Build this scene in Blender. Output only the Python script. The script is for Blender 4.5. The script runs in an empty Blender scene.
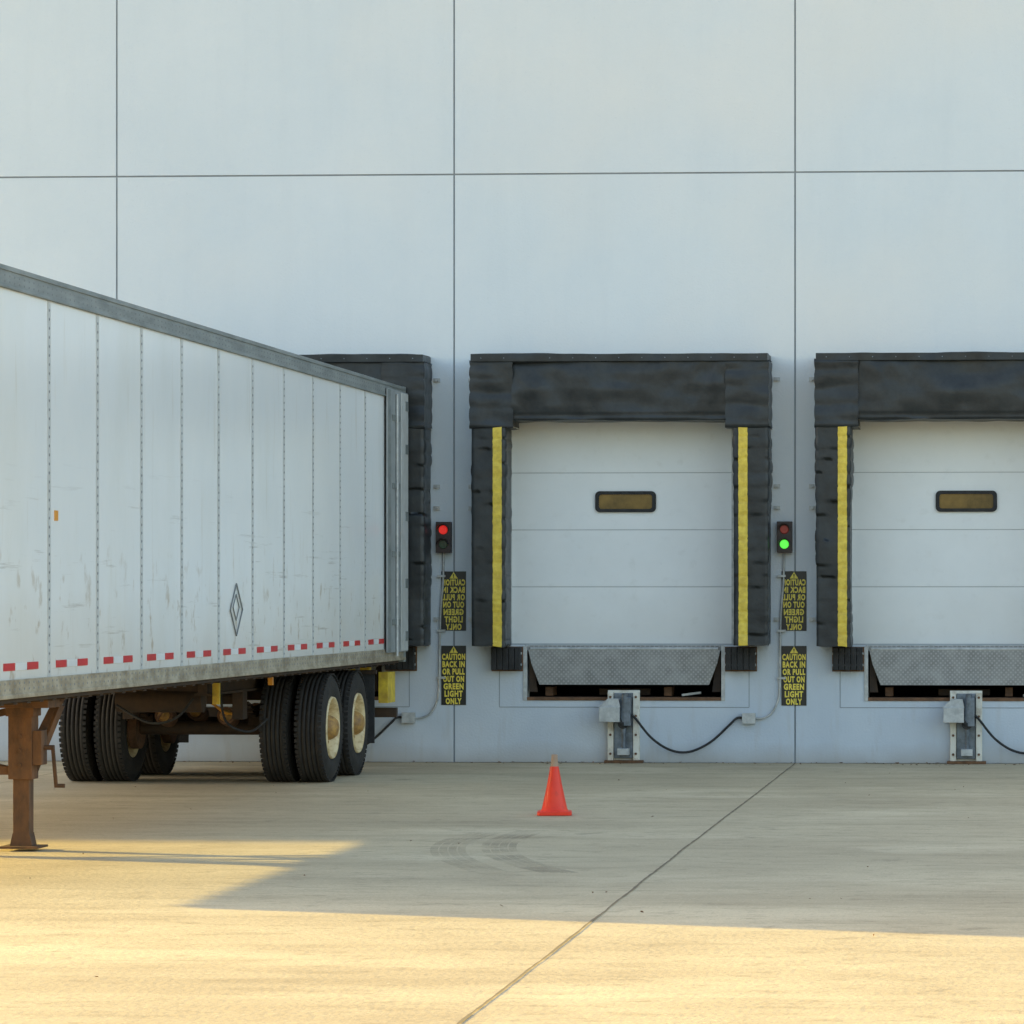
import bpy, math, random
from mathutils import Vector, Matrix, noise
random.seed(7)
S=bpy.context.scene
S.view_settings.view_transform='Standard'; S.view_settings.look='None'; S.view_settings.exposure=0
COL=S.collection
# ---------------------------------------------------------------- materials
def mat(name, c1, c2=None, rough=.6, scale=2.0, bump=0.0, bscale=40, metal=0, stretch=(1,1,1), lo=.35, hi=.65, spec=.5, extra=None, coat=0, detail=6):
    m=bpy.data.materials.new(name); m.use_nodes=True
    n=m.node_tree.nodes; l=m.node_tree.links; b=n['Principled BSDF']
    g=n.new('ShaderNodeNewGeometry'); mp=n.new('ShaderNodeMapping'); mp.inputs['Scale'].default_value=stretch
    l.new(g.outputs['Position'],mp.inputs['Vector'])
    if c2 is None: c2=tuple(x*.85 for x in c1)
    t=n.new('ShaderNodeTexNoise'); t.inputs['Scale'].default_value=scale; t.inputs['Detail'].default_value=detail; t.inputs['Roughness'].default_value=.65
    l.new(mp.outputs[0],t.inputs['Vector'])
    r=n.new('ShaderNodeValToRGB'); r.color_ramp.elements[0].position=lo; r.color_ramp.elements[1].position=hi
    r.color_ramp.elements[0].color=(*c2,1); r.color_ramp.elements[1].color=(*c1,1)
    l.new(t.outputs['Fac'],r.inputs['Fac']); out=r.outputs['Color']
    b.inputs['Roughness'].default_value=rough; b.inputs['Metallic'].default_value=metal
    b.inputs['Specular IOR Level'].default_value=spec; b.inputs['Coat Weight'].default_value=coat
    if extra: out=extra(n,l,g,out,b)
    l.new(out,b.inputs['Base Color'])
    if bump>0:
        t2=n.new('ShaderNodeTexNoise'); t2.inputs['Scale'].default_value=bscale; t2.inputs['Detail'].default_value=5
        l.new(mp.outputs[0],t2.inputs['Vector'])
        bp=n.new('ShaderNodeBump'); bp.inputs['Strength'].default_value=bump; bp.inputs['Distance'].default_value=.02
        l.new(t2.outputs['Fac'],bp.inputs['Height']); l.new(bp.outputs[0],b.inputs['Normal'])
    return m
def layer(n,l,g,col,scale,stretch,lo,hi,color,amt,detail=6,zlim=None):
    """mix a second noise layer of dirt / stain over col"""
    mp=n.new('ShaderNodeMapping'); mp.inputs['Scale'].default_value=stretch; mp.inputs['Location'].default_value=(scale*1.7,3.1,amt*9)
    l.new(g.outputs['Position'],mp.inputs['Vector'])
    t=n.new('ShaderNodeTexNoise'); t.inputs['Scale'].default_value=scale; t.inputs['Detail'].default_value=detail; t.inputs['Roughness'].default_value=.6
    l.new(mp.outputs[0],t.inputs['Vector'])
    mr=n.new('ShaderNodeMapRange'); mr.inputs['From Min'].default_value=lo; mr.inputs['From Max'].default_value=hi; mr.inputs['To Max'].default_value=amt
    l.new(t.outputs['Fac'],mr.inputs['Value']); fac=mr.outputs[0]
    if zlim:
        s=n.new('ShaderNodeSeparateXYZ'); l.new(g.outputs['Position'],s.inputs[0])
        m2=n.new('ShaderNodeMapRange'); m2.inputs['From Min'].default_value=zlim[1]; m2.inputs['From Max'].default_value=zlim[0]
        l.new(s.outputs['Z'],m2.inputs['Value']); mm=n.new('ShaderNodeMath'); mm.operation='MULTIPLY'; l.new(fac,mm.inputs[0]); l.new(m2.outputs[0],mm.inputs[1]); fac=mm.outputs[0]
    mx=n.new('ShaderNodeMix'); mx.data_type='RGBA'; l.new(fac,mx.inputs['Factor']); l.new(col,mx.inputs['A']); mx.inputs['B'].default_value=(*color,1)
    return mx.outputs['Result']
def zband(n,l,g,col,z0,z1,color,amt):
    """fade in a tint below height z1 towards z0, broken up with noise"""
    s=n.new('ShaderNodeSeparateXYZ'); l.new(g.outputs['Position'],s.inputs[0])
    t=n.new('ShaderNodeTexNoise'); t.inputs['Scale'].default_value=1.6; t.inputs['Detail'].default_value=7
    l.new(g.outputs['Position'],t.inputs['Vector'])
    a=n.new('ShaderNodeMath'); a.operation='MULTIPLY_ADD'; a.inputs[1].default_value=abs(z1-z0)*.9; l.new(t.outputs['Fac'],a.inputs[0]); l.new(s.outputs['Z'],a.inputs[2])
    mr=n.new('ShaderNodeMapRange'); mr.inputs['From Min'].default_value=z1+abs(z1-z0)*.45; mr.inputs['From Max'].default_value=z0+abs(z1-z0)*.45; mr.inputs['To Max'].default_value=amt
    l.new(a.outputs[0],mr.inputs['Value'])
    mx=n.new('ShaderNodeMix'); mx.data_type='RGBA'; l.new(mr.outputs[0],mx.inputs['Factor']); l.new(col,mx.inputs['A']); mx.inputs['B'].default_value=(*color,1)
    return mx.outputs['Result']

def wall_x(n,l,g,c,b):
    c=layer(n,l,g,c,.9,(4,1,.35),.50,.80,(.58,.64,.68),.20)
    c=layer(n,l,g,c,.25,(1,1,1),.45,.65,(.80,.79,.75),.6,3)
    c=layer(n,l,g,c,30,(1,1,1),.60,.8,(.52,.57,.60),.35)
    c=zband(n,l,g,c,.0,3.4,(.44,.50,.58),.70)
    c=layer(n,l,g,c,2.2,(3,1,.4),.55,.75,(.42,.38,.32),.5,7,(0.0,1.0))
    return zband(n,l,g,c,-.05,.22,(.38,.34,.28),.7)
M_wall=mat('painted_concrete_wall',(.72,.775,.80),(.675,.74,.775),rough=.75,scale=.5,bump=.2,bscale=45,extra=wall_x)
M_groove=mat('joint_sealant',(.30,.33,.35),rough=.9)
def ground_x(n,l,g,c,b):
    c=layer(n,l,g,c,.35,(.6,1,1),.45,.68,(.43,.335,.20),.7)
    c=layer(n,l,g,c,.9,(.22,1.6,1),.48,.72,(.36,.28,.165),.6)
    c=layer(n,l,g,c,4,(.35,1.3,1),.54,.74,(.29,.225,.13),.55,8)
    c=layer(n,l,g,c,.8,(.5,1,1),.52,.70,(.72,.60,.39),.6,8)
    c=layer(n,l,g,c,11,(.6,1,1),.55,.70,(.28,.21,.12),.55,8)
    c=layer(n,l,g,c,2.0,(.8,.8,1),.64,.70,(.26,.20,.12),.5,9)
    c=layer(n,l,g,c,55,(1,1,1),.56,.72,(.22,.17,.10),.6,3)
    c=layer(n,l,g,c,40,(1,1,1),.60,.72,(.80,.70,.50),.5,3)
    return c
M_ground=mat('concrete_yard',(.59,.48,.30),(.50,.40,.245),rough=.8,scale=1.0,bump=.25,bscale=25,extra=ground_x)
M_crack=mat('slab_joint',(.22,.17,.10),rough=.95,scale=6)
def mark_alpha(n,l,g,c,b):
    t=n.new('ShaderNodeTexNoise'); t.inputs['Scale'].default_value=2.2; t.inputs['Detail'].default_value=6
    l.new(g.outputs['Position'],t.inputs['Vector'])
    mr=n.new('ShaderNodeMapRange'); mr.inputs['From Min'].default_value=.36; mr.inputs['From Max'].default_value=.7; mr.inputs['To Max'].default_value=.27
    l.new(t.outputs['Fac'],mr.inputs['Value']); l.new(mr.outputs[0],b.inputs['Alpha']); return c
M_mark=mat('rubber_marks',(.20,.16,.11),rough=.9,extra=mark_alpha)
M_vinyl=mat('black_vinyl',(.036,.041,.043),(.019,.022,.024),rough=.40,scale=4,bump=.2,bscale=12,spec=.4)
M_yel=mat('yellow_stripe',(.86,.64,.08),(.62,.43,.05),rough=.5,scale=14)
def door_x(n,l,g,c,b):
    c=layer(n,l,g,c,7,(1,1,1),.58,.8,(.60,.60,.56),.3)
    return zband(n,l,g,c,1.2,1.9,(.62,.59,.52),.35)
M_door=mat('white_door_steel',(.84,.86,.85),(.80,.82,.81),rough=.42,scale=1.5,bump=.0,extra=door_x)
M_doorseam=mat('door_seam',(.45,.47,.47),rough=.7)
M_blk=mat('black_rubber',(.018,.018,.018),(.034,.034,.034),rough=.75,scale=10,bump=.4,bscale=60)
M_glass=mat('tinted_glass',(.24,.15,.045),(.11,.075,.03),rough=.08,scale=3)
M_dark=mat('dark_pit',(.02,.018,.015),rough=.95)
def tread_x(n,l,g,c,b):
    # diamond pattern: two crossed wave gratings mix a lighter grey into the colour
    ws=[]
    for a in(45,-45):
        mp=n.new('ShaderNodeMapping'); mp.inputs['Rotation'].default_value=(0,math.radians(a),0); l.new(g.outputs['Position'],mp.inputs['Vector'])
        w=n.new('ShaderNodeTexWave'); w.inputs['Scale'].default_value=9; w.inputs['Distortion'].default_value=.0; l.new(mp.outputs[0],w.inputs['Vector']); ws.append(w.outputs['Fac'])
    m=n.new('ShaderNodeMath'); m.operation='MULTIPLY'; l.new(ws[0],m.inputs[0]); l.new(ws[1],m.inputs[1])
    mr=n.new('ShaderNodeMapRange'); mr.inputs['From Min'].default_value=.3; mr.inputs['From Max'].default_value=.6; mr.inputs['To Max'].default_value=.55; l.new(m.outputs[0],mr.inputs['Value'])
    mx=n.new('ShaderNodeMix'); mx.data_type='RGBA'; l.new(mr.outputs[0],mx.inputs['Factor']); l.new(c,mx.inputs['A']); mx.inputs['B'].default_value=(.48,.48,.46,1)
    return mx.outputs['Result']
M_tread=mat('tread_plate',(.34,.34,.33),(.22,.22,.21),rough=.5,scale=5,metal=.2,extra=tread_x)
M_rust=mat('rusty_steel',(.20,.10,.05),(.10,.055,.03),rough=.85,scale=9,bump=.3)
M_galv=mat('galvanised_steel',(.58,.59,.57),(.38,.39,.38),rough=.5,scale=12,metal=.25)
M_cream=mat('restraint_paint',(.74,.71,.62),(.42,.34,.24),rough=.6,scale=7,lo=.25,hi=.48)
M_steel=mat('blue_grey_steel',(.22,.26,.31),(.11,.13,.15),rough=.4,scale=12,metal=.5)
M_lbox=mat('light_housing',(.035,.02,.02),rough=.45)
M_signbk=mat('sign_black',(.018,.018,.016),rough=.4)
M_signy=mat('sign_yellow',(.90,.73,.10),(.80,.63,.08),rough=.45,scale=20)
def emis(name,c,s):
    m=mat(name,c,rough=.3); b=m.node_tree.nodes['Principled BSDF']; b.inputs['Emission Color'].default_value=(*c,1); b.inputs['Emission Strength'].default_value=s; return m
M_redon=emis('red_lens_lit',(.9,.02,.015),.45); M_greenon=emis('green_lens_lit',(.12,1,.08),.8)
M_reddim=emis('red_lens',(.4,.02,.015),.05); M_greenoff=mat('green_lens_off',(.02,.06,.03),rough=.2)
def side_x(n,l,g,c,b):
    c=layer(n,l,g,c,1.0,(1,.8,.25),.50,.75,(.74,.73,.65),.5)
    c=layer(n,l,g,c,2.4,(1,3,.35),.60,.78,(.62,.54,.40),.40)
    c=layer(n,l,g,c,5,(1,1.2,.8),.59,.69,(.40,.28,.15),.65,9,(1.6,2.3))
    c=layer(n,l,g,c,3,(1,.25,6),.62,.70,(.35,.30,.24),.5,9,(1.9,2.9))
    c=zband(n,l,g,c,1.1,1.9,(.60,.51,.37),.45)
    return c
M_side=mat('trailer_white_aluminium',(.87,.87,.84),(.82,.835,.82),rough=.22,scale=.6,bump=.12,bscale=1.8,extra=side_x,spec=.6)
M_seam=mat('trailer_seam',(.60,.61,.59),(.50,.50,.47),rough=.45,scale=8,metal=.1)
M_leaf=mat('rear_door_leaf',(.38,.40,.40),(.28,.30,.30),rough=.5,scale=4,metal=.2)
M_rivet=mat('rivets',(.26,.27,.27),rough=.5,metal=.2)
M_rail=mat('trailer_rail_aluminium',(.29,.31,.30),(.18,.20,.19),rough=.5,scale=5,metal=.2,stretch=(1,.4,2))
M_brail=mat('trailer_bottom_rail',(.48,.42,.31),(.24,.19,.12),rough=.55,scale=5,metal=.1,stretch=(1,1,2))
M_red=mat('red_reflector',(.62,.02,.02),rough=.35); M_wref=mat('white_reflector',(.8,.8,.78),rough=.35)
M_tyre=mat('tyre_rubber',(.032,.027,.022),(.016,.014,.012),rough=.8,scale=6,bump=.3,bscale=40)
M_wheel=mat('wheel_rim',(.76,.61,.35),(.44,.28,.11),rough=.5,scale=11,lo=.3,hi=.55)
M_hub=mat('rusty_hub',(.52,.29,.07),(.24,.13,.05),rough=.6,scale=14)
M_under=mat('chassis_dark',(.034,.024,.018),(.065,.038,.02),rough=.85,scale=6)
M_legs=mat('landing_leg_rust',(.19,.085,.032),(.06,.035,.02),rough=.8,scale=5,bump=.3,bscale=30,stretch=(1,1,.5))
M_guard=mat('yellow_guard_paint',(.84,.62,.05),(.50,.32,.04),rough=.55,scale=8)
def cone_x(n,l,g,c,b):
    c=layer(n,l,g,c,30,(1,1,.4),.55,.8,(.35,.05,.02),.5); return c
M_cone=mat('cone_orange',(.92,.045,.008),(.84,.035,.008),rough=.45,scale=9,extra=cone_x)
M_tip=mat('cone_tip',(.42,.28,.18),rough=.7)
M_orange=mat('amber_marker',(.8,.33,.03),rough=.35)
M_roof=mat('roof_membrane',(.5,.5,.48),rough=.9)
M_leafb=mat('dry_leaf',(.20,.10,.04),(.09,.055,.03),rough=.9,scale=9)
# ---------------------------------------------------------------- mesh builder
class MB:
    def __init__(s): s.v=[]; s.f=[]; s.m=[]; s.mats=[]; s.sm=[]
    def mi(s,m):
        if m not in s.mats: s.mats.append(m)
        return s.mats.index(m)
    def add(s,vs,fs,m,smooth=False):
        o=len(s.v); s.v+= [tuple(v) for v in vs]; k=s.mi(m)
        for f in fs: s.f.append([i+o for i in f]); s.m.append(k); s.sm.append(smooth)
    def box(s,x0,x1,y0,y1,z0,z1,m,rot=None):
        vs=[(x,y,z) for x in(x0,x1) for y in(y0,y1) for z in(z0,z1)]
        if rot is not None:
            c=Vector(((x0+x1)/2,(y0+y1)/2,(z0+z1)/2)); vs=[c+rot@(Vector(v)-c) for v in vs]
        s.add(vs,[(0,1,3,2),(4,6,7,5),(0,4,5,1),(2,3,7,6),(0,2,6,4),(1,5,7,3)],m)
    def prism(s,pts,y0,y1,m):   # pts in xz
        n=len(pts); vs=[(x,y0,z) for x,z in pts]+[(x,y1,z) for x,z in pts]
        s.add(vs,[list(range(n)),list(range(2*n-1,n-1,-1))]+[(i,(i+1)%n,n+(i+1)%n,n+i) for i in range(n)],m)
    def beam(s,p0,p1,w,h,m):
        p0=Vector(p0);p1=Vector(p1);d=(p1-p0).normalized(); up=Vector((0,0,1)) if abs(d.z)<.95 else Vector((0,1,0))
        a=d.cross(up).normalized()*w/2; b=a.cross(d).normalized()*h/2
        vs=[p+sa*a+sb*b for p in(p0,p1) for sa,sb in((-1,-1),(1,-1),(1,1),(-1,1))]
        s.add(vs,[(0,1,2,3),(7,6,5,4),(0,4,5,1),(1,5,6,2),(2,6,7,3),(3,7,4,0)],m)
    def cyl(s,p0,p1,r0,r1,m,seg=20,smooth=True,caps=True):
        p0=Vector(p0);p1=Vector(p1);d=(p1-p0).normalized(); up=Vector((0,0,1)) if abs(d.z)<.9 else Vector((1,0,0))
        a=d.cross(up).normalized(); b=a.cross(d).normalized(); vs=[]
        for p,r in((p0,r0),(p1,r1)):
            for i in range(seg):
                t=2*math.pi*i/seg; vs.append(p+a*r*math.cos(t)+b*r*math.sin(t))
        s.add(vs,[(i,(i+1)%seg,seg+(i+1)%seg,seg+i) for i in range(seg)],m,smooth)
        if caps: s.add(vs,[list(range(seg-1,-1,-1)),list(range(seg,2*seg))],m)
    def lathe(s,prof,c,m,axis='x',seg=48,sign=1,smooth=True):  # prof=(along,r)
        vs=[];c=Vector(c)
        for a,r in prof:
            for i in range(seg):
                t=2*math.pi*i/seg
                vs.append(c+(Vector((a*sign,r*math.cos(t),r*math.sin(t))) if axis=='x' else Vector((r*math.cos(t),r*math.sin(t),a))))
        fs=[(k*seg+i,k*seg+(i+1)%seg,(k+1)*seg+(i+1)%seg,(k+1)*seg+i) for k in range(len(prof)-1) for i in range(seg)]
        s.add(vs,fs,m,smooth)
    def tube(s,pts,r,m,seg=8,sub=6):
        P=[Vector(p) for p in pts]; path=[]
        for i in range(len(P)-1):
            p0=P[max(i-1,0)];p1=P[i];p2=P[i+1];p3=P[min(i+2,len(P)-1)]
            for k in range(sub):
                t=k/sub; path.append(.5*((2*p1)+(-p0+p2)*t+(2*p0-5*p1+4*p2-p3)*t*t+(-p0+3*p1-3*p2+p3)*t**3))
        path.append(P[-1]); vs=[]
        for i,p in enumerate(path):
            d=(path[min(i+1,len(path)-1)]-path[max(i-1,0)]).normalized()
            a=d.cross(Vector((0,1,0))); a=a.normalized() if a.length>.1 else Vector((1,0,0)); b=a.cross(d).normalized()
            for k in range(seg):
                t=2*math.pi*k/seg; vs.append(p+a*r*math.cos(t)+b*r*math.sin(t))
        s.add(vs,[(k*seg+i,k*seg+(i+1)%seg,(k+1)*seg+(i+1)%seg,(k+1)*seg+i) for k in range(len(path)-1) for i in range(seg)],m,True)
    def grid(s,fn,nu,nv,m,smooth=True):
        vs=[fn(i/nu,j/nv) for j in range(nv+1) for i in range(nu+1)]
        s.add(vs,[(j*(nu+1)+i,j*(nu+1)+i+1,(j+1)*(nu+1)+i+1,(j+1)*(nu+1)+i) for j in range(nv) for i in range(nu)],m,smooth)
    def obj(s,name,parent=None,loc=(0,0,0),bevel=0):
        me=bpy.data.meshes.new(name); me.from_pydata(s.v,[],s.f)
        for m in s.mats: me.materials.append(m)
        me.polygons.foreach_set('material_index',s.m); me.polygons.foreach_set('use_smooth',s.sm); me.update()
        o=bpy.data.objects.new(name,me); COL.objects.link(o); o.location=loc
        if parent: o.parent=parent
        if bevel:
            b=o.modifiers.new('bevel','BEVEL'); b.width=bevel; b.segments=2; b.limit_method='ANGLE'; b.angle_limit=math.radians(50)
        return o
def empty(name,loc=(0,0,0)):
    o=bpy.data.objects.new(name,None); COL.objects.link(o); o.location=loc; return o
# ---------------------------------------------------------------- layout (metres; dock wall is the plane y=0)
BAYS=[-7.82,-4.195,-0.57,3.055]
JOINTS=[-2.378+3.632*k for k in range(-19,12)]
H=9.2; XL,XR=JOINTS[0],JOINTS[-1]
holes=[]
for c in BAYS: holes+= [(c-1.3,c+1.3,1.25,3.95),(c-1.06,c+1.06,.68,1.25)]
def cells(mb,x0,x1,z0,z1,y0,y1,m):
    xs={x0,x1};zs={z0,z1}
    for a,b,c,d in holes:
        for x in(a,b):
            if x0<x<x1: xs.add(x)
        for z in(c,d):
            if z0<z<z1: zs.add(z)
    xs=sorted(xs);zs=sorted(zs)
    for i in range(len(xs)-1):
        for j in range(len(zs)-1):
            cx=(xs[i]+xs[i+1])/2;cz=(zs[j]+zs[j+1])/2
            if any(a<cx<b and c<cz<d for a,b,c,d in holes): continue
            mb.box(xs[i],xs[i+1],y0,y1,zs[j],zs[j+1],m)
bld=empty('warehouse_building')
w=MB()
G=.009
for i in range(len(JOINTS)-1):
    a,b=JOINTS[i]+G,JOINTS[i+1]-G
    cells(w,a,b,-.2,6.25-G,0,.012,M_wall); cells(w,a,b,6.25+G,H,0,.012,M_wall)
w.obj('wall_panels',bld)
w=MB(); cells(w,XL,XR,-.2,H,.0125,.3,M_groove); w.obj('wall_core',bld)
w=MB(); w.box(XL,XR,.3,45,H-.25,H-.05,M_roof); w.box(XL,XL+.3,.3,45,-.2,H-.3,M_wall); w.box(XR-.3,XR,.3,45,-.2,H-.3,M_wall); w.box(XL,XR,45,45.3,-.2,H,M_wall)
w.obj('roof_and_walls',bld)
w=MB(); w.box(XL-.05,XR+.05,-.05,.36,H+.002,H+.1,M_galv); w.obj('parapet_coping',bld,bevel=.01)
# dock face curb (flush repair) around each leveller pit
for c in BAYS:
    w=MB()
    for x in (c-1.33,c+1.33): w.box(x-.004,x+.004,-.003,.001,.59,1.22,M_groove)
    w.box(c-1.33,c+1.33,-.0035,.001,.585,.593,M_groove)
    # pit edge angles
    w.box(c-1.075,c-1.035,-.012,.2,.66,1.24,M_galv); w.box(c+1.035,c+1.075,-.012,.2,.66,1.24,M_galv)
    w.box(c-1.035,c+1.035,-.012,.2,.66,.695,M_rust)
    w.box(c-1.3,c+1.3,.05,.3,1.19,1.249,M_galv)
    w.obj('pit_frame',bld,bevel=.003)
    # sectional door
    d=MB(); z=1.262
    for k in range(5):
        z1=min(z+.600,3.96)
        # each section with shallow pressed ribs
        hh=(z1-z)/4
        for r in range(4):
            d.box(c-1.29,c+1.29,.16,.20,z+hh*r+(.0 if r==0 else .002),z+hh*(r+1)-(.0 if r==3 else .002),M_door)
        d.box(c-1.288,c+1.288,.1625,.19,z+.002,z1-.002,M_door)
        d.box(c-1.285,c+1.285,.169,.185,z1-.001,z1+.008,M_doorseam)
        z=z1+.007
        if z>3.9: break
    d.box(c-1.29,c+1.29,.15,.2,1.245,1.2615,M_doorseam)
    d.obj('dock_door',bld)
    f=MB()
    def rr(cx,cz,hw,hh,r,n=6):
        P=[]
        for sx,sz,a0 in((1,1,0),(-1,1,90),(-1,-1,180),(1,-1,270)):
            for i in range(n+1):
                a=math.radians(a0+90*i/n); P.append((cx+sx*(hw-r)+r*math.cos(a),cz+sz*(hh-r)+r*math.sin(a)))
        return P
    cz=2.772
    A=rr(c,cz,.325,.112,.05);B=rr(c,cz,.285,.077,.03);n=len(A)
    vs=[(x,.135,z) for x,z in A]+[(x,.135,z) for x,z in B]+[(x,.16,z) for x,z in A]+[(x,.15,z) for x,z in B]
    fs=[]
    for i in range(n):
        j=(i+1)%n; fs+=[(i,j,n+j,n+i),(i,2*n+i,2*n+j,j),(n+i,n+j,3*n+j,3*n+i)]
    f.add(vs,fs,M_blk); f.add([(x,.152,z) for x,z in B],[list(range(n))],M_glass)
    f.obj('door_window',bld)
    t=MB(); t.box(c+1.135,c+1.165,.10,.158,1.26,3.95,M_galv); t.box(c-1.25,c-1.22,.10,.158,1.26,3.95,M_galv); t.obj('door_track',bld)

# ---------------------------------------------------------------- dock seals
def nz(x,y,z,s): return noise.noise(Vector((x*s,y*s,z*s)))
def pad(mb,x0,x1,yf,z0,z1,seed,stripe,fk):
    base=[]; n=10
    ys=[-.005+(yf+.005)*i/n for i in range(n)]
    for y in ys: base.append((x0,y,-1,0))
    for i in range(n+1): base.append((x0+(x1-x0)*i/n,yf,0,-1))
    for y in reversed(ys): base.append((x1,y,1,0))
    N=len(base); pitch=.135; z=z1; rings=[]; k=0; srings=[]
    def disp(x,y,z,o,front):
        return o*(fk if front else .8)+.014*nz(x+seed,y,z,2.6)+.020*nz(x,y+seed,z,1.1)+.005*nz(x,y,z+seed,8)
    while z>z0+.02:
        zb=max(z-pitch*(1+.35*nz(k*1.7,seed,0,1)),z0)
        fl=.011+.013*nz(k*2.3,seed,5,1)
        for zz,o in((z-.003,0.0),(z*.75+zb*.25,fl*.7),((z+zb)/2,fl),(z*.25+zb*.75,fl*.95),(zb+.006,fl*.5)):
            ring=[]
            for i,(x,y,nx,ny) in enumerate(base):
                d=disp(x,y,zz,o,ny!=0)
                if nx!=0 and y>-.05: d*=.2
                zj=zz+.022*nz(x*1.3,y+k*.7,seed,5)
                ring.append((x+nx*d,y+ny*d,zj))
            rings.append(ring)
            srings.append((zz,o,k))
        z=zb; k+=1
    vs=[p for r in rings for p in r]
    fs=[(j*N+i,j*N+i+1,(j+1)*N+i+1,(j+1)*N+i) for j in range(len(rings)-1) for i in range(N-1)]
    mb.add(vs,fs,M_vinyl,True)
    mb.add(rings[0]+rings[-1],[list(range(N)),list(range(2*N-1,N-1,-1))],M_vinyl)
    # reflective stripe sewn on, following the folds
    xa,xb=stripe; seg=[]
    for j,(zz,o,k) in enumerate(srings):
        for x in(xa,(xa+xb)/2,xb):
            d=disp(x,yf,zz,o,True)+(.010 if j%5 in(1,2,3) else .0075)
            seg.append((x+.006*nz(j*.3,x,seed,3),yf-d,zz+.022*nz(x*1.3,yf+k*.7,seed,5)))
    mb.add(seg,[(3*r+q,3*r+q+1,3*r+q+4,3*r+q+3) for r in range(len(srings)-1) for q in(0,1)],M_yel)
def fabric_box(mb,x0,x1,yf,z0,z1,amp,seed,nu=30,folds=0,y1=-.004,rows=0):
    # puffy rectangular pad: top, front and underside from one wrap, plus both ends
    def rowf(z,x):
        return abs(math.sin(math.pi*(z+.035*nz(x,seed,z,3)+.010*nz(x,z,seed,12))/rows))**.55 if rows else 0
    def surf(u,v,side=0):
        x=x0+(x1-x0)*u
        if v<.22: t=v/.22; y=y1+(yf-y1)*t; z=z1; ny,nzv=0,1
        elif v<=.78: t=(v-.22)/.56; y=yf; z=z1+(z0-z1)*t; ny,nzv=-1,0
        else: t=(v-.78)/.22; y=yf+(y1-yf)*t; z=z0; ny,nzv=0,-1
        a=amp*(nz(x+seed,y,z,2.2)+.5*nz(x*.7,y+seed,z,6))
        if rows and ny: a+=(.018*rowf(z,x)-.009)*(.6+.8*nz(x,z,seed,4))
        if folds and ny:
            xc=(x0+x1)/2; e=min(1,abs(x-xc)/(x1-x0)*2)
            w_=math.sin((z*(.9-.4*e)+.42*e*abs(x-xc))*20+3.0*nz(x,seed,z,1.2))
            a+=folds*(abs(w_)**.6*(1 if w_>0 else -1))*(.12+.88*e*e)+.014*nz(x*.5,seed,z*2.5,3.2)
            a+=.035*math.sin(math.pi*(v-.22)/.56)
            if abs(z-(z0+.06))<.012: a-=.014
        if nzv: a*=.5
        xo=0
        if rows: xo=(-1 if u<.5 else 1)*(.012*rowf(z,y)-.006)*(abs(u-.5)*2)**6
        return (x+xo,y+ny*a,z+nzv*a)
    nv=56
    mb.grid(surf,nu,nv,M_vinyl,True)
    jf=[j for j in range(nv+1) if .22<=j/nv<=.78]
    for u in(0,1):
        F=[surf(u,j/nv) for j in jf]; ny_=8; P=[]
        for q in range(ny_+1):
            t=q/ny_
            for (x,y,z) in F: P.append((x+(-1 if u==0 else 1)*(.012*nz(x,y+t,z+seed,4)*math.sin(math.pi*t)),y+(y1-y)*t,z))
        M=len(F); mb.add(P,[(q*M+i,q*M+i+1,(q+1)*M+i+1,(q+1)*M+i) for q in range(ny_) for i in range(M-1)],M_vinyl,True)
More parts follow.
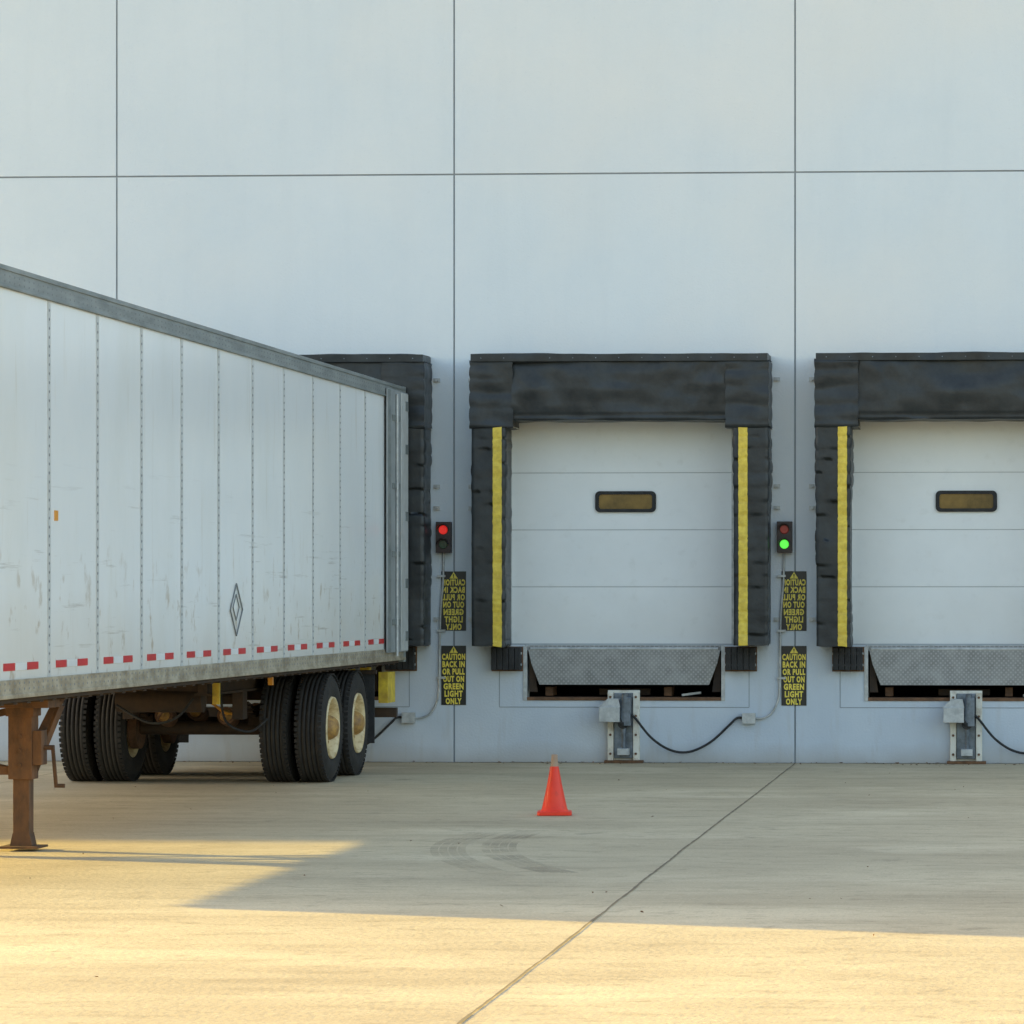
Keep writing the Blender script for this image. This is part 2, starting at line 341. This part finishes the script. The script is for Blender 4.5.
for bi,c in enumerate(BAYS):
    s=empty('dock_seal',(c,0,0))
    m=MB(); pad(m,-1.555,-1.205,-.48,1.235,3.56,bi*3.1+.5,(-1.33,-1.235),.08); m.obj('left_pad',s)
    m=MB(); pad(m,1.205,1.56,-.48,1.235,3.56,bi*4.7+1.9,(1.255,1.35),.15); m.obj('right_pad',s)
    m=MB(); fabric_box(m,-1.13,1.13,-.46,3.61,4.25,.03,bi*5+2,nu=120,folds=.009)
    m.obj('head_pad',s)
    m=MB()
    for sx,sd in((-1,3),(1,8)):
        a,b=(-1.572,-1.12) if sx<0 else (1.12,1.572)
        fabric_box(m,a,b,-.500,3.53,4.24,.035,bi*9+sd,nu=24,rows=.15+.03*((bi+sd)%2))
    m.obj('corner_pads',s)
    m=MB(); fabric_box(m,-1.56,1.56,-.512,4.225,4.305,.024,bi*2+7,nu=90)
    for k in range(13):
        x=-1.45+k*.242; m.cyl((x,-.52,4.262),(x,-.532,4.262),.006,.006,M_steel,8)
    m.obj('head_hem',s)
    m=MB()
    for sx in(-1,1):
        for z in(4.06,2.93,2.70,1.52):
            x=sx*1.625
            m.box(x-.035,x+.035,-.014,-.001,z-.022,z+.022,M_galv); m.cyl((x,-.014,z),(x,-.045,z),.014,.014,M_galv,8)
    m.obj('mounting_clips',s)
    # bumpers
    for sx in(-1,1):
        bp=MB(); x=sx*1.245
        for k in range(5): bp.box(x-.155+k*.063,x-.155+k*.063+.058,-.14,-.012,.985+.004*(k%2),1.225,M_blk)
        bp.box(x-.17,x+.17,-.012,-.004,.97,1.232,M_rust)
        bp.cyl((x-.165,-.08,1.16),(x+.165,-.08,1.16),.013,.013,M_galv,8); bp.cyl((x-.165,-.08,1.04),(x+.165,-.08,1.04),.013,.013,M_galv,8)
        bp.obj('dock_bumper',bevel=.004,loc=(c,0,0))
    # leveller
    lv=MB()
    lv.box(-1.02,1.02,.03,2.4,1.205,1.243,M_tread)
    P=[(-1.02,1.20),(1.02,1.20),(.985,1.05),(.90,.83),(-.90,.83),(-.985,1.05)]
    lv.prism(P,.0,.028,M_tread)
    lv.cyl((-1.0,.012,1.208),(1.0,.012,1.208),.018,.018,M_galv,10)
    lv.box(-1.02,1.02,.30,.36,.86,1.0,M_under)
    for x in(-.82,.45): lv.box(x-.04,x+.04,.16,.5,.705,.80,M_rust)
    lv.box(-.3,.25,.3,.34,.71,.78,M_under); lv.beam((.60,.14,.715),(.80,.2,.74),.03,.025,M_galv)
    for sx in(-1,1):
        lv.add([(sx*1.02,.06,1.19),(sx*1.02,.06,.75),(sx*.93,.06,.75),(sx*.99,.06,1.19)],[(0,1,2,3)],M_under)
    lv.obj('dock_leveler',loc=(c,0,0),bevel=.003)
    pb=MB(); pb.box(c-1.1,c+1.1,2.5,2.55,.2,1.2,M_dark); pb.box(c-1.11,c-1.08,.3,2.5,.2,1.2,M_dark); pb.box(c+1.08,c+1.11,.3,2.5,.2,1.2,M_dark); pb.box(c-1.1,c+1.1,.3,2.5,.60,.65,M_dark); pb.box(c-1.1,c+1.1,.3,2.5,1.255,1.27,M_dark)
    pb.obj('leveler_pit',bld)
    # vehicle restraint
    v=MB()
    v.box(-.17,.17,-.025,-.002,.02,.77,M_cream)
    for sx in(-1,1):
        v.box(sx*.135-.03,sx*.135+.03,-.09,-.025,.03,.75,M_cream)
        for z in(.1,.3,.5,.7): v.cyl((sx*.135,-.09,z),(sx*.135,-.105,z),.014,.014,M_rust,6)
    v.box(-.10,.10,-.05,-.025,.05,.74,M_steel)
    v.box(-.235,-.02,-.27,-.05,.44,.60,M_galv)
    v.prism([(-.235,.60),(-.02,.60),(-.04,.68),(-.15,.68)],-.22,-.09,M_galv)
    v.box(.02,.09,-.22,-.05,.40,.70,M_steel)
    v.cyl((.03,-.2,.74),(.015,-.17,.44),.032,.045,M_steel,14); v.cyl((.015,-.17,.44),(.01,-.15,.12),.026,.018,M_steel,12)
    v.cyl((.01,-.2,.42),(.01,-.13,.42),.055,.055,M_blk,14)
    v.box(-.05,.07,-.22,-.05,.09,.16,M_galv)
    v.beam((-.12,-.2,.60),(.02,-.2,.40),.03,.03,M_blk)
    v.box(-.20,.21,-.12,-.004,.001,.03,M_rust)
    v.obj('vehicle_restraint',loc=(c,0,0),bevel=.004)
    # cable and conduit
    cb=MB()
    cb.tube([(.03,-.14,.54),(.12,-.13,.49),(.30,-.10,.27),(.50,-.08,.14),(.70,-.06,.12),(.92,-.05,.22),(1.12,-.04,.40),(1.20,-.03,.475),(1.27,-.03,.478)],.013,M_blk)
    cb.box(1.26,1.40,-.07,-.003,.42,.53,M_galv)
    cb.tube([(1.40,-.03,.475),(1.47,-.03,.475),(1.56,-.03,.52),(1.63,-.03,.64),(1.655,-.03,.80),(1.66,-.03,1.2),(1.67,-.03,1.6),(1.695,-.03,1.9),(1.70,-.03,2.10),(1.705,-.03,2.24)],.012,M_galv)
    for z in(.9,1.4,1.98): cb.box(1.63,1.72,-.045,-.002,z-.012,z+.012,M_galv)
    cb.obj('control_cable',loc=(c,0,0))
    # signal light
    tl=MB()
    tl.box(-.08,.08,-.11,-.003,-.165,.165,M_lbox)
    red=(bi==0); 
    for z,mm in((.08,M_redon if red else M_reddim),(-.075,M_greenoff if red else M_greenon)):
        tl.cyl((0,-.11,z),(0,-.125,z),.048,.042,mm,20); 
        vs=[];n=14
        for i in range(n+1):
            a=math.pi*i/n
            for y in(-.11,-.19): vs.append((.062*math.cos(a),y,z+.062*math.sin(a)))
        tl.add(vs,[(2*i,2*i+1,2*i+3,2*i+2) for i in range(n)],M_lbox,True)
    tl.obj('signal_light',loc=(c+1.71,0,2.39),bevel=.004)
# ---------------------------------------------------------------- caution signs
_cache={}
def text_geo(body):
    if body in _cache: return _cache[body]
    cu=bpy.data.curves.new('t','FONT'); cu.body=body; cu.size=1; cu.offset=.05; cu.space_character=1.18; cu.resolution_u=3
    o=bpy.data.objects.new('t',cu); COL.objects.link(o)
    dg=bpy.context.evaluated_depsgraph_get(); dg.update(); me=o.evaluated_get(dg).to_mesh()
    V=[(v.co.x,v.co.y) for v in me.vertices]; F=[list(p.vertices) for p in me.polygons]
    o.evaluated_get(dg).to_mesh_clear(); bpy.data.objects.remove(o); bpy.data.curves.remove(cu)
    xs=[v[0] for v in V]; ys=[v[1] for v in V]; x0,x1,y0,y1=min(xs),max(xs),min(ys),max(ys)
    V=[((x-x0)/(x1-x0)-.5,(y-y0)/(y1-y0)-.5) for x,y in V]; _cache[body]=(V,F); return V,F
LINES=[('CAUTION',.248),('BACK IN',.240),('OR PULL',.240),('OUT ON',.225),('GREEN',.215),('LIGHT',.195),('ONLY',.170)]
for c in BAYS[:3]:
    for zc,mir in((1.715,-1),(.925,1)):
        g=MB(); g.box(-.1325,.1325,-.008,-.003,-.315,.315,M_signbk)
        g.prism([(-.045,.238),(.045,.238),(0,.308)],-.0105,-.0081,M_signy)
        g.prism([(-.005,.258),(.005,.258),(.007,.285),(-.007,.285)],-.0125,-.0106,M_signbk); g.prism([(-.005,.245),(.005,.245),(.005,.253),(-.005,.253)],-.0125,-.0106,M_signbk)
        z=.197
        for body,wd in LINES:
            V,F=text_geo(body); g.add([(mir*x*wd,-.0105,z+y*.067) for x,y in V],F,M_signy); z-=.0785
        for z in(.309,-.309): g.cyl((0,-.008,z),(0,-.012,z),.005,.005,M_galv,8)
        g.obj('caution_sign',loc=(c+1.806,0,zc))
# ---------------------------------------------------------------- ground
g=MB(); g.add([(-600,-600,0),(600,-600,0),(600,600,0),(-600,600,0)],[(0,1,2,3)],M_ground); g.obj('ground')
def strip(mb,pts,wd,z,m,wob=.0,n=60):
    P=[Vector(p) for p in pts]; path=[]
    for i in range(len(P)-1):
        p0=P[max(i-1,0)];p1=P[i];p2=P[i+1];p3=P[min(i+2,len(P)-1)]
        for k in range(n):
            t=k/n; path.append(.5*((2*p1)+(-p0+p2)*t+(2*p0-5*p1+4*p2-p3)*t*t+(-p0+3*p1-3*p2+p3)*t**3))
    path.append(P[-1]); vs=[]
    for i,p in enumerate(path):
        d=(path[min(i+1,len(path)-1)]-path[max(i-1,0)]).normalized(); a=Vector((-d.y,d.x))
        q=p+a*wob*(nz(p.x,p.y,3,1.1)+.5*nz(p.x,p.y,8,5)); ww=wd*(1+.7*nz(p.x,p.y,1,5))/2 if wob else wd/2
        vs+=[(q.x-a.x*ww,q.y-a.y*ww,z),(q.x+a.x*ww,q.y+a.y*ww,z)]
    mb.add(vs,[(2*i,2*i+1,2*i+3,2*i+2) for i in range(len(path)-1)],m)
j=MB()
strip(j,[(-2.37,-.02),(-2.36,-12),(-2.34,-24),(-2.37,-34)],.012,.004,M_crack,.008,200)
for x in (-9.63,4.9,12.1,-16.9): strip(j,[(x,-.02),(x,-12),(x,-34)],.012,.004,M_crack,.006,100)
j.obj('slab_joints')
j=MB(); 
strip(j,[(-30,-.018),(20,-.018)],.035,.0045,M_crack,.01,400)
j.obj('wall_base_joint')
t=MB()
for off in(0,.065,.13,.195):
    strip(t,[(-4.1+off,-11.2),(-4.17+off,-12.3),(-4.0+off,-13.5),(-3.65+off,-14.6),(-3.35+off,-15.3)],.055,.004,M_mark)
    strip(t,[(-3.78+off,-10.9),(-3.83+off,-12.2),(-3.65+off,-13.4),(-3.33+off,-14.4),(-3.05+off,-15.0)],.055,.004,M_mark)
t.obj('tyre_marks')
# wind-blown bits of leaf and grit on the slab
lt=MB(); rnd=random.Random(4)
for k in range(300):
    near=rnd.random()<.65
    x=rnd.uniform(-11,3); y=-abs(rnd.gauss(0,.22))-.03 if near else rnd.uniform(-24,-.4)
    if k<22: x=rnd.gauss(-1.0,.25); y=rnd.gauss(-.45,.15)
    s_=rnd.uniform(.010,.028) if near or k<22 else rnd.uniform(.006,.016); a=rnd.uniform(0,6.28)
    lt.add([(x+s_*math.cos(a+q*1.57)*(1 if q%2 else .5),y+s_*math.sin(a+q*1.57)*(1 if q%2 else .5),.006+rnd.uniform(0,.014)) for q in range(4)],[(0,1,2,3)],M_leafb)
lt.obj('leaf_litter')
# ---------------------------------------------------------------- traffic cone
cn=MB(); hw=.14; pr=[]
for sx,sy,a0 in((1,1,0),(-1,1,90),(-1,-1,180),(1,-1,270)):
    for i in range(5):
        a=math.radians(a0+22.5*i); pr.append((sx*(hw-.03)+.03*math.cos(a),sy*(hw-.03)+.03*math.sin(a)))
n=len(pr); vs=[(x,y,.004) for x,y in pr]+[(x,y,.026) for x,y in pr]+[(x*.96,y*.96,.032) for x,y in pr]
cn.add(vs,[list(range(n-1,-1,-1)),list(range(2*n,3*n))]+[(k*n+i,k*n+(i+1)%n,(k+1)*n+(i+1)%n,(k+1)*n+i) for k in(0,1) for i in range(n)],M_cone)
cn.lathe([(.031,.118),(.040,.112),(.05,.104),(.12,.088),(.25,.060),(.38,.036),(.395,.034)],(0,0,0),M_cone,'z',32)
cn.lathe([(.395,.0345),(.40,.031),(.455,.026),(.49,.025),(.492,.018),(.45,.015)],(0,0,0),M_tip,'z',32)
o=cn.obj('traffic_cone',loc=(-3.77,-8.98,0)); o.rotation_euler=(0,0,math.radians(7))
# ---------------------------------------------------------------- semi trailer
tr=empty('semi_trailer',(-7.752,-.5,0)); tr.rotation_euler=(0,0,math.radians(-.87))
W=1.295; L=15.75; ZB,ZT=1.10,3.95
b=MB(); b.box(-W,W,-L,-.02,ZB+.03,ZT-.03,M_side); b.obj('box_body',tr,bevel=.01)
b=MB()
for sx in(-1,1):
    x0,x1=(W+.0005,W+.016) if sx>0 else(-W-.016,-W-.0005)
    b.box(x0,x1,-L,-.02,ZT-.145,ZT,M_rail); b.box(x0,x1,-L,-.02,ZB,ZB+.125,M_brail)
    xx0,xx1=(W+.0165,W+.024) if sx>0 else(-W-.024,-W-.0165)
    b.box(xx0,xx1,-L,-.02,ZT-.03,ZT+.004,M_rail); b.box(xx0,xx1,-L,-.02,ZT-.145,ZT-.125,M_rail); b.box(xx0,xx1,-L,-.02,ZB+.0,ZB+.03,M_brail)
b.box(-W,W,-L,-.02,ZT-.029,ZT-.005,M_rail)
b.obj('rails',tr,bevel=.004)
b=MB()
seams=[-.86-1.225*k for k in range(13) if -.86-1.225*k>-L+.1]
riv=MB()
def rivet(x,y,z,r,s):
    n=6; vs=[(x+s*.0055,y,z)]+[(x,y+r*math.cos(2*math.pi*i/n),z+r*math.sin(2*math.pi*i/n)) for i in range(n)]
    riv.add(vs,[(0,i+1,(i+1)%n+1) for i in range(n)],M_rivet,True)
for sx in(-1,1):
    for y in seams:
        x=sx*(W+.0035); b.box(min(sx*(W+.0003),x),max(sx*(W+.0003),x),y-.035,y+.035,ZB+.126,ZT-.146,M_seam)
        z=ZB+.16
        while z<ZT-.17:
            rivet(x+sx*.0003,y,z,.0125,sx); z+=.062
    y=-.1
    while y>-L+.05:
        for zz in(ZT-.10,ZT-.06): rivet(sx*(W+.0163),y,zz,.010,sx)
        for zz in(ZB+.06,ZB+.10): rivet(sx*(W+.0163),y,zz,.011,sx)
        y-=.11
b.obj('seams',tr); riv.obj('rivets',tr)
b=MB()
for sx in(-1,1):
    for y in [-.30]+[s_-.26 for s_ in seams]:
        if y<-L+1: continue
        for k,mm in((0,M_red),(1,M_wref),(2,M_red)):
            xa,xb=sorted((sx*(W+.0005),sx*(W+.004)))
            y1=y-k*.27
            if not any(abs(s_-(y1-.13))<.16 for s_ in seams): b.box(xa,xb,y1-.255,y1,1.285,1.335,mm)
for y,z in((-12.9,2.30),): b.box(W+.0005,W+.006,y-.08,y,z,z+.07,M_orange)
b.obj('reflective_tape',tr)
# placard holder diamond on side
b=MB(); yc,zc=-7.6,1.66; hwid=.22
C=[(yc+hwid,zc),(yc,zc+hwid),(yc-hwid,zc),(yc,zc-hwid)]
for i in range(4):
    a_,b_=C[i],C[(i+1)%4]; b.beam((W+.008,a_[0],a_[1]),(W+.008,b_[0],b_[1]),.010,.008,M_rivet)
q=.11; C=[(yc+q,zc+.02),(yc,zc+.02+q),(yc-q,zc+.02),(yc,zc+.02-q)]
for i in range(4):
    a_,b_=C[i],C[(i+1)%4]; b.beam((W+.005,a_[0],a_[1]),(W+.005,b_[0],b_[1]),.008,.005,M_rivet)
b.obj('placard_holder',tr)
# rear frame and doors folded back along the sides
b=MB()
b.box(-W-.02,-W+.09,-.12,0,ZB-.02,ZT+.01,M_rail); b.box(W-.09,W+.02,-.12,0,ZB-.02,ZT+.01,M_rail); b.box(-W+.091,W-.091,-.12,0,ZT-.11,ZT+.01,M_rail); b.box(-W+.091,W-.091,-.12,0,ZB-.02,ZB+.10,M_rail)
for sx in(-1,1):
    xa,xb=sorted((sx*(W+.026),sx*(W+.045))); b.box(xa,xb,-1.12,-.03,ZB+.09,ZT-.06,M_leaf)
    xa,xb=sorted((sx*(W+.0455),sx*(W+.052)))
    b.box(xa,xb,-.42,-.04,ZB+.10,ZT-.07,M_seam); b.box(xa,xb,-1.1,-.98,ZB+.10,ZT-.07,M_rail)
    b.cyl((sx*(W+.06),-.7,ZB+.05),(sx*(W+.06),-.7,ZT-.1),.014,.014,M_galv,10)
    for z in(1.5,2.2,2.9,3.6): b.box(xa,xb+.006 if sx>0 else xb,-.9,-.5,z-.03,z+.03,M_rail)
    for z in(1.35,1.9,2.6,3.3,3.75): b.box(xa,xb+.004 if sx>0 else xb,-.20,-.045,z-.05,z+.05,M_rail)
b.obj('rear_frame_and_doors',tr,bevel=.003)
# underbody
b=MB()
y=-.35
while y>-L+.1:
    b.box(-W+.035,W-.035,y-.02,y+.02,ZB-.035,ZB+.028,M_under); b.box(-W+.035,W-.035,y-.045,y+.045,ZB-.045,ZB-.0355,M_under); y-=.305
for sx in(-1,1): b.box(min(sx*(W-.034),sx*(W-.02)),max(sx*(W-.034),sx*(W-.02)),-L+.05,-.2,ZB-.03,ZB+.028,M_under)  # added strips: close the crossmember gaps so the trailer's shadow edge falls straight
for x in(-.52,.52):
    b.box(x-.04,x+.04,-5.6,-.5,.90,1.05,M_under); b.box(x-.075,x+.075,-5.6,-.5,.88,.90,M_under)
AX=(-2.22,-3.46)
for ya in AX:
    b.cyl((-1.25,ya,.51),(1.25,ya,.51),.065,.065,M_under,16)
    for sx in(-1,1):
        for k in range(4):
            hl=.48-.09*k; pts=[(sx*.52,ya+hl*t,.70-.025*k+.07*t*t*(hl/.48)**2) for t in(-1,-.6,-.2,.2,.6,1)]
            for i in range(5): b.beam(pts[i],pts[i+1],.075,.018,M_under)
        b.box(sx*.52-.06,sx*.52+.06,ya-.1,ya+.1,.54,.64,M_under)
        b.cyl((sx*.30,ya-.10,.60),(sx*.30,ya-.32,.64),.085,.085,M_rust,18); b.cyl((sx*.30,ya-.32,.64),(sx*.30,ya-.40,.65),.06,.03,M_hub,14)
        b.cyl((sx*.60,ya,.51),(sx*.68,ya,.51),.20,.20,M_rust,24)
for yh in(-1.55,-2.85,-4.15):
    for sx in(-1,1): b.prism([(sx*.52-.05,.62),(sx*.52+.05,.62),(sx*.52+.05,.88),(sx*.52-.05,.88)],yh-.09,yh+.09,M_under)
    b.beam((-.52,yh,.80),(.52,yh,.80),.08,.08,M_under)
b.beam((-.5,-4.7,.93),(.5,-5.2,.93),.05,.05,M_under)
b.cyl((-.45,-4.85,.82),(.35,-4.85,.82),.115,.115,M_under,20)
b.tube([(-.1,-4.5,.85),(.05,-4.3,.70),(.2,-4.1,.78),(.35,-3.9,.66),(.45,-3.7,.72)],.013,M_orange)
b.tube([(.1,-4.6,.9),(.0,-4.4,.72),(-.25,-4.0,.68),(-.35,-3.8,.6)],.012,M_rust)
b.tube([(-.4,-5.1,.78),(-.1,-5.1,.62),(.15,-5.1,.66),(.3,-5.05,.84)],.012,M_blk)
b.tube([(.35,-4.2,.9),(.4,-4.2,.6),(.6,-4.1,.5),(.75,-4.0,.62)],.012,M_blk)
b.box(.98,1.02,-5.0,-4.94,.96,1.06,M_orange); b.box(.6,.66,-5.55,-5.5,.80,1.0,M_guard)
b.obj('underbody',tr)
# wheels
def wheel(mb,xc,ya,sx,outer):
    R=.515; h=.135
    prof=[(-h+.02,.29),(-h-.0,.33),(-h-.012,.40),(-h+.004,.465),(-h+.025,.498)]
    prof+= [(-h+.03,R)]
    for k in range(4):
        xx=-h+.03+(2*h-.06)*(k+1)/5
        prof+=[(xx-.007,R+.003),(xx-.004,R-.014),(xx+.004,R-.014),(xx+.007,R+.003)]
    prof+=[(h-.03,R),(h-.025,.498),(h-.004,.465),(h+.012,.40),(h,.33),(h-.02,.29)]
    mb.lathe(prof,(xc,ya,R+.001),M_tyre,'x',64)
    for i in range(60):
        a=2*math.pi*i/60
        for q in(-1,1):
            cy,cz=math.cos(a),math.sin(a)
            c=Vector((xc+q*(h-.022),ya+cy*(R-.004),R+.001+cz*(R-.004)))
            mb.box(c.x-.016,c.x+.016,c.y-.017,c.y+.017,c.z-.007,c.z+.007,M_tyre,Matrix.Rotation(a,3,'X') @ Matrix.Rotation(math.pi/2,3,'X'))
    if outer:
        mb.lathe([(h-.012,.298),(h+.008,.292),(h+.004,.280),(h-.03,.268),(h-.10,.255),(h-.13,.235),(h-.125,.19),(h-.085,.165),(h-.08,.12)],(xc,ya,R+.001),M_wheel,'x',48,sx)
        mb.lathe([(h-.08,.125),(h-.02,.115),(h+.01,.10),(h+.04,.075),(h+.05,.05),(h+.052,.0005)],(xc,ya,R+.001),M_hub,'x',32,sx)
        for i in range(10):
            a=2*math.pi*i/10; y=ya+.145*math.cos(a); z=R+.145*math.sin(a); mb.cyl((xc+sx*(h-.085),y,z),(xc+sx*(h-.05),y,z),.017,.015,M_hub,6,False)
            a+=.314; y=ya+.212*math.cos(a); z=R+.212*math.sin(a)
            if i%2==0: mb.cyl((xc+sx*(h-.129),y,z),(xc+sx*(h-.119),y,z),.026,.026,M_dark,12,False)
    else:
        mb.lathe([(-h+.02,.295),(-h+.05,.26),(.0,.25),(.02,.12),(.02,.001)],(xc,ya,R+.001),M_wheel,'x',32,sx)
for ya in AX:
    for sx in(-1,1):
        wm=MB(); wheel(wm,sx*1.125,ya,sx,True); wm.obj('wheel',tr)
        wm=MB(); wheel(wm,sx*.79,ya,sx,False); wm.obj('inner_wheel',tr)
# mud flaps, rear impact guard
b=MB()
for sx in(-1,1):
    b.box(min(sx*.66,sx*1.25),max(sx*.66,sx*1.25),-1.365,-1.355,.28,.98,M_blk)
    b.box(min(sx*.62,sx*1.27),max(sx*.62,sx*1.27),-1.39,-1.33,.98,1.02,M_under)
    b.box(min(sx*.86,sx*.96),max(sx*.86,sx*.96),-.16,-.06,.60,1.09,M_guard)
    b.box(min(sx*1.12,sx*1.22),max(sx*1.12,sx*1.22),-.5,-.1,.66,.98,M_guard)
    b.beam((sx*.9,-.15,.6),(sx*.9,-.75,1.0),.05,.05,M_guard)
b.box(-1.24,1.24,-.16,-.06,.50,.60,M_under)
b.obj('rear_guard',tr,bevel=.004)
# landing gear
b=MB(); yl=-12.65
for sx in(-1,1):
    x=sx*.98
    b.box(x-.085,x+.085,yl-.08,yl+.08,.50,1.02,M_legs); b.box(x-.058,x+.058,yl-.055,yl+.055,.06,.56,M_legs)
    b.box(x-.10,x+.10,yl-.095,yl+.095,.94,1.02,M_legs)
    b.box(x-.14,x+.14,yl-.13,yl+.13,.018,.034,M_legs); b.prism([(x-.075,.034),(x+.075,.034),(x+.055,.12),(x-.055,.12)],yl-.06,yl+.06,M_legs)
    b.box(x-.16,x+.22,yl-.15,yl+.15,1.00,1.08,M_legs)
    b.beam((x,yl+.09,.60),(x-sx*.02,yl+1.0,1.05),.06,.05,M_legs); b.beam((x+sx*.06,yl+.06,.55),(x+sx*.21,yl+.2,1.01),.05,.04,M_legs)
b.beam((-.98,yl-.03,.56),(.98,yl-.03,.56),.05,.06,M_legs); b.beam((-.9,yl,.56),(.9,yl,.98),.04,.05,M_legs); b.beam((.9,yl-.02,.56),(-.9,yl-.02,.98),.04,.05,M_legs)
b.box(.98+.085,.98+.15,yl-.07,yl+.07,.60,.84,M_legs)
b.cyl((1.10,yl,.72),(1.20,yl,.72),.018,.018,M_legs,10); b.beam((1.19,yl,.72),(1.20,yl+.05,.44),.025,.02,M_legs); b.cyl((1.19,yl+.05,.45),(1.26,yl+.05,.45),.015,.015,M_legs,10)
for k in range(3): b.cyl((.98,yl-.082,.60+.1*k),(.98,yl-.098,.60+.1*k),.014,.014,M_legs,6)
b.obj('landing_gear',tr,bevel=.004)
# ---------------------------------------------------------------- light
EL=12.9; d=Vector((.954*math.cos(math.radians(EL)),-.30*math.cos(math.radians(EL)),-math.sin(math.radians(EL))))
sl=bpy.data.lights.new('sun','SUN'); sl.energy=11.5; sl.angle=math.radians(.6); sl.color=(1,.74,.17)
so=bpy.data.objects.new('sun',sl); COL.objects.link(so); so.rotation_euler=d.to_track_quat('-Z','Y').to_euler(); so.location=(-40,15,20)
wd=bpy.data.worlds.new('World'); S.world=wd; wd.use_nodes=True; n=wd.node_tree.nodes
sk=n.new('ShaderNodeTexSky'); sk.sky_type='NISHITA'; sk.sun_disc=False; sk.sun_elevation=math.radians(EL); sk.sun_rotation=math.radians(-72.5)
sk.dust_density=2.5; sk.ozone_density=.5
wd.node_tree.links.new(sk.outputs[0],n['Background'].inputs[0]); n['Background'].inputs[1].default_value=.51
# ---------------------------------------------------------------- camera
cd=bpy.data.cameras.new('camera'); co=bpy.data.objects.new('camera',cd); COL.objects.link(co); S.camera=co
cd.sensor_width=36; cd.lens=3600/1024*36; cd.clip_end=2000
co.location=(0,-38,1.8); co.rotation_euler=(math.radians(90),0,math.radians(3.2))
cd.shift_x=(512-819)/1024; cd.shift_y=(593-512)/1024
